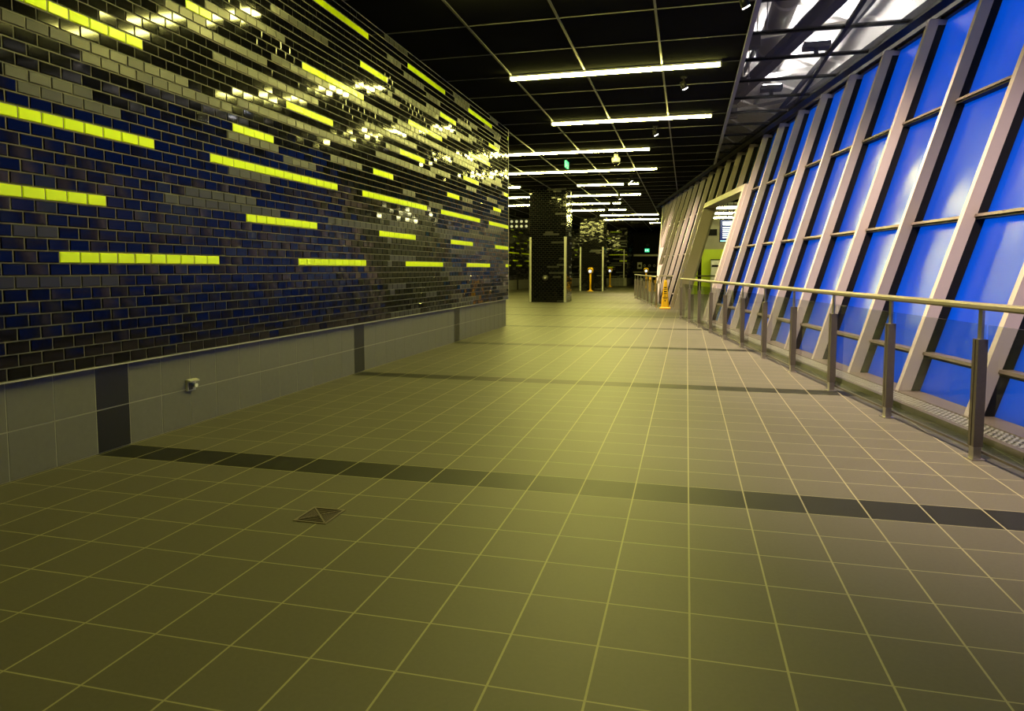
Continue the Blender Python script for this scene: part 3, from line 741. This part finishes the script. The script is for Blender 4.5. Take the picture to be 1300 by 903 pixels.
for i, x in enumerate((-3.42,-3.0,-2.62)):
    o = empty('round_sign', ('round pale sign right beside the square notice on the end wall','second round pale sign right of the square notice','third round pale sign, half hidden by the window wall')[i], 'sign', (x,58,1.55), group='round signs on the end wall')
    put(MB().lathe([(0,0),(.11,0),(.11,.015),(0,.015)],(x,58.,1.56),axis=(0,-1,0)), 'disc', M['pale_trim'], o)
    put(MB().lathe([(0,0),(.05,0),(.05,.006),(0,.006)],(x,57.985,1.56),axis=(0,-1,0)), 'symbol', M['charcoal'] if i != 1 else M['grid'], o)
o = empty('counter', 'low dark counter with pale top before the black end wall', 'counter', (-2.9,55.5,0))
put(MB().box(-4.1,-1.1,55.3,55.9,0,1.0), 'body', M['black_paint'], o); put(MB().bbox(-4.15,-1.05,55.22,55.95,1.0,1.08,.015), 'top', M['rail'], o)
for i, x in enumerate((-3.25,-2.98)):
    b = empty('dispenser', ('left','right')[i]+' small pale dispenser on the low counter', 'dispenser', (x,55.5,1.08), group='dispensers on the counter')
    put(MB().lathe([(.05,0),(.05,.13),(.02,.15),(.02,.18)],(x,55.5,1.08)), 'bottle', M['pale_trim'], b)

def yellow_post(x, y, label):
    o = empty('card_reader_post', label, 'post', (x,y,0), group='yellow reader posts')
    put(MB().lathe([(.19,0),(.19,.015),(.10,.05),(.06,.10),(.055,.14)],(x,y,0)), 'base', M['yellow'], o)
    put(MB().tube((x,y,.13),(x,y,1.02),.055,seg=20), 'pole', M['yellow'], o)
    put(MB().lathe([(.06,0),(.14,.06),(.17,.14),(.17,.26),(.14,.32),(.05,.35)],(x,y,1.02)), 'head', M['yellow'], o)
    put(MB().lathe([(0,0),(.115,0),(.115,.02),(0,.02)],(x,y-.165,1.17),axis=(0,-1,.0)), 'bezel', M['charcoal'], o)
    put(MB().lathe([(0,0),(.085,0),(.085,.01),(0,.01)],(x,y-.186,1.15),axis=(0,-1,0)), 'screen', M['text_lit'], o)
yellow_post(-5.358,39.25,'yellow reader post in front of the farther black pillar')
yellow_post(-5.31,49.2,'yellow reader post right of and behind the farther pillar')
yellow_post(-2.62,46.5,'yellow reader post half hidden behind the far glass balustrade')

def cone(x, y, label, marks=True, rz=0):
    o = empty('caution_cone', label, 'cone', (x,y,0), rz=rz)
    def B(mb, name, m): ob = mb.build(name, m); ob.parent = o; return ob
    mb = MB()
    def fr(r0, r1, z0, z1, c=.25):
        k = len(mb.v)
        for r, z in ((r0,z0),(r1,z1)):
            q = r*(1-c); mb.v += [(q,-r,z),(r,-q,z),(r,q,z),(q,r,z),(-q,r,z),(-r,q,z),(-r,-q,z),(-q,-r,z)]
        for i in range(8):
            j=(i+1)%8; mb.f.append((k+i,k+j,k+8+j,k+8+i)); mb.m.append(0); mb.sm.append(False)
        mb.f.append(tuple(k+7-i for i in range(8))); mb.f.append(tuple(k+8+i for i in range(8))); mb.m += [0,0]; mb.sm += [False,False]
    fr(.125,.05,.05,.86); fr(.05,.032,.86,.92)
    B(mb, 'body', M['yellow'])
    mb = MB(); mb.bbox(-.175,.175,-.175,.175,0,.05,.02); B(mb, 'base', M['yellow'])
    if marks:
        mb = MB(); rr = lambda z: .125-(z-.05)*.075/.81+.001
        for z, h, w in ((.66,.035,.040),(.61,.022,.042),(.53,.04,.046),(.47,.03,.050),(.40,.014,.035),(.345,.025,.075),(.345-.035,.012,.055),(.24,.035,.022)):
            for sgn in (-1,):
                a, b = rr(z), rr(z+h)
                mb.hexa([(-w,-a-.002,z),(w,-a-.002,z),(w,-a+.01,z),(-w,-a+.01,z),(-w*.96,-b-.002,z+h),(w*.96,-b-.002,z+h),(w*.96,-b+.01,z+h),(-w*.96,-b+.01,z+h)])
        B(mb, 'warning_marks', M['charcoal'])
    return o
cone(-.655,22.55,'yellow caution cone standing at the gap between the two balustrades')
cone(-2.02,39.9,'left of two yellow cones behind the far balustrade glass', False)
cone(-1.66,40.6,'right of two yellow cones behind the far balustrade glass', False)

# far left hanging sign and slim post
o = empty('dot_sign', 'dark hanging sign with white dots beyond the corner of the brick wall', 'sign', (-8.6,36,3.6))
put(MB().box(-9.4,-7.85,36.,36.12,3.42,3.98), 'box', M['black'], o)
put(MB().box(-7.88,-7.82,35.98,36.13,3.40,4.05), 'edge_strip', M['pale_trim'], o)
mb = MB()
for i in range(5):
    for j in range(2): mb.lathe([(0,0),(.075,0),(.075,.01),(0,.01)],(-9.2+i*.27,36.,3.57+j*.26),axis=(0,-1,0),seg=16)
put(mb, 'dots', M['dot_lit'], o)
for x in (-9.,-8.1): put(MB().tube((x,36.06,3.98),(x,36.06,ZC+.004),.015), 'hanger', M['black'], o)
o = empty('slim_post', 'slim dark post by the far tiled plinth beyond the wall corner', 'post', (-10.0,40.6,0))
put(MB().tube((-10.,40.6,0),(-10.,40.6,1.0),.035), 'shaft', M['black'], o); put(MB().lathe([(.10,0),(.10,.015),(.05,.02)],(-10.,40.6,0)), 'foot', M['bronze'], o)

# wall socket
o = empty('wall_socket', 'small pale wall socket on the grey tiled plinth', 'socket', (XB,4.675,.335))
mb = MB(); mb.box(XB-.002,XB+.018,4.628,4.722,.285,.378); put(mb, 'back_plate', M['pale_trim'], o)
mb = MB(); mb.hexa([(XB+.018,4.624,.366),(XB+.052,4.624,.358),(XB+.052,4.726,.358),(XB+.018,4.726,.366),(XB+.018,4.624,.380),(XB+.052,4.624,.370),(XB+.052,4.726,.370),(XB+.018,4.726,.380)]); put(mb, 'hood', M['pale_trim'], o)
mb = MB(); mb.tube((XB+.018,4.70,.325),(XB+.045,4.70,.325),.016); put(mb, 'knob', M['white_paint'], o)
mb = MB(); mb.box(XB+.018,XB+.022,4.64,4.68,.295,.35); put(mb, 'cover', M['grid'], o)

# floor drain
o = empty('floor_drain', 'square metal floor drain with pyramid grate in the grey floor', 'drain', (-1.808,3.08,0))
x0,x1,y0,y1 = -1.90,-1.716,2.98,3.186
mb = MB(); t = .012
for a,b,c_,d_ in ((x0,x1,y0,y0+t),(x0,x1,y1-t,y1),(x0,x0+t,y0+t,y1-t),(x1-t,x1,y0+t,y1-t)): mb.box(a,b,c_,d_,.0,.004)
bar(mb,(x0+t,y0+t,.003),(x1-t,y1-t,.003),.008,.004); bar(mb,(x1-t,y0+t,.003),(x0+t,y1-t,.003),.008,.004)
put(mb, 'frame', M['brown'], o)
put(MB().box(x0+t,x1-t,y0+t,y1-t,.0003,.001), 'sump', M['charcoal'], o)
mb = MB(); cx, cy = (x0+x1)/2, (y0+y1)/2
for i in range(1,9):
    f_ = i/9.; hx = (x1-x0)/2-t; hy = (y1-y0)/2-t
    mb.box(cx+hx*f_-.0016,cx+hx*f_+.0016,cy-hy*f_,cy+hy*f_,.001,.003); mb.box(cx-hx*f_-.0016,cx-hx*f_+.0016,cy-hy*f_,cy+hy*f_,.001,.003)
    if i%2: mb.box(cx-hx*f_,cx+hx*f_,cy+hy*f_-.003,cy+hy*f_+.003,.001,.003); mb.box(cx-hx*f_,cx+hx*f_,cy-hy*f_-.003,cy-hy*f_+.003,.001,.003)
put(mb, 'grate', M['brown'], o)

# ------------------------------------------------------------------ dusk sky
wd = bpy.data.worlds.new('dusk_sky'); SC.world = wd; wd.use_nodes = True
bg = wd.node_tree.nodes['Background']; bg.inputs[0].default_value = (.003,.37,.92,1); bg.inputs[1].default_value = 1.0

# ------------------------------------------------------------------ camera
F = 867.5; H = 1.2656
p = math.atan((406.5-341.95)/F)
up = Vector((0,math.cos(p),-math.sin(p))); d = Vector((871.9-650, 406.5-341.95, F)).normalized()
Yc = (d-up*up.dot(d)).normalized(); Xc = up.cross(Yc)      # world X, Y, Z axes seen in camera axes (right, up, forward)
right = Vector((Xc.x,Yc.x,up.x)); upw = Vector((Xc.y,Yc.y,up.y)); fwd = Vector((Xc.z,Yc.z,up.z))
cd = bpy.data.cameras.new('camera'); cam = bpy.data.objects.new('camera', cd); COL.objects.link(cam)
m = Matrix((( right.x,upw.x,-fwd.x,0),(right.y,upw.y,-fwd.y,0),(right.z,upw.z,-fwd.z,H),(0,0,0,1)))
cam.matrix_world = m
cd.sensor_fit = 'HORIZONTAL'; cd.sensor_width = 36.; cd.lens = F/1300*36; cd.shift_y = -(451.5-406.5)/1300; cd.clip_start = .05; cd.clip_end = 200
SC.camera = cam
vs = SC.view_settings; vs.view_transform = 'Standard'; vs.look = 'None'; vs.gamma = 1; vs.exposure = 0.; vs.use_curve_mapping = False
SC.cycles.use_denoising = True; SC.cycles.sample_clamp_indirect = 6.; SC.cycles.max_bounces = 10; SC.cycles.transparent_max_bounces = 24
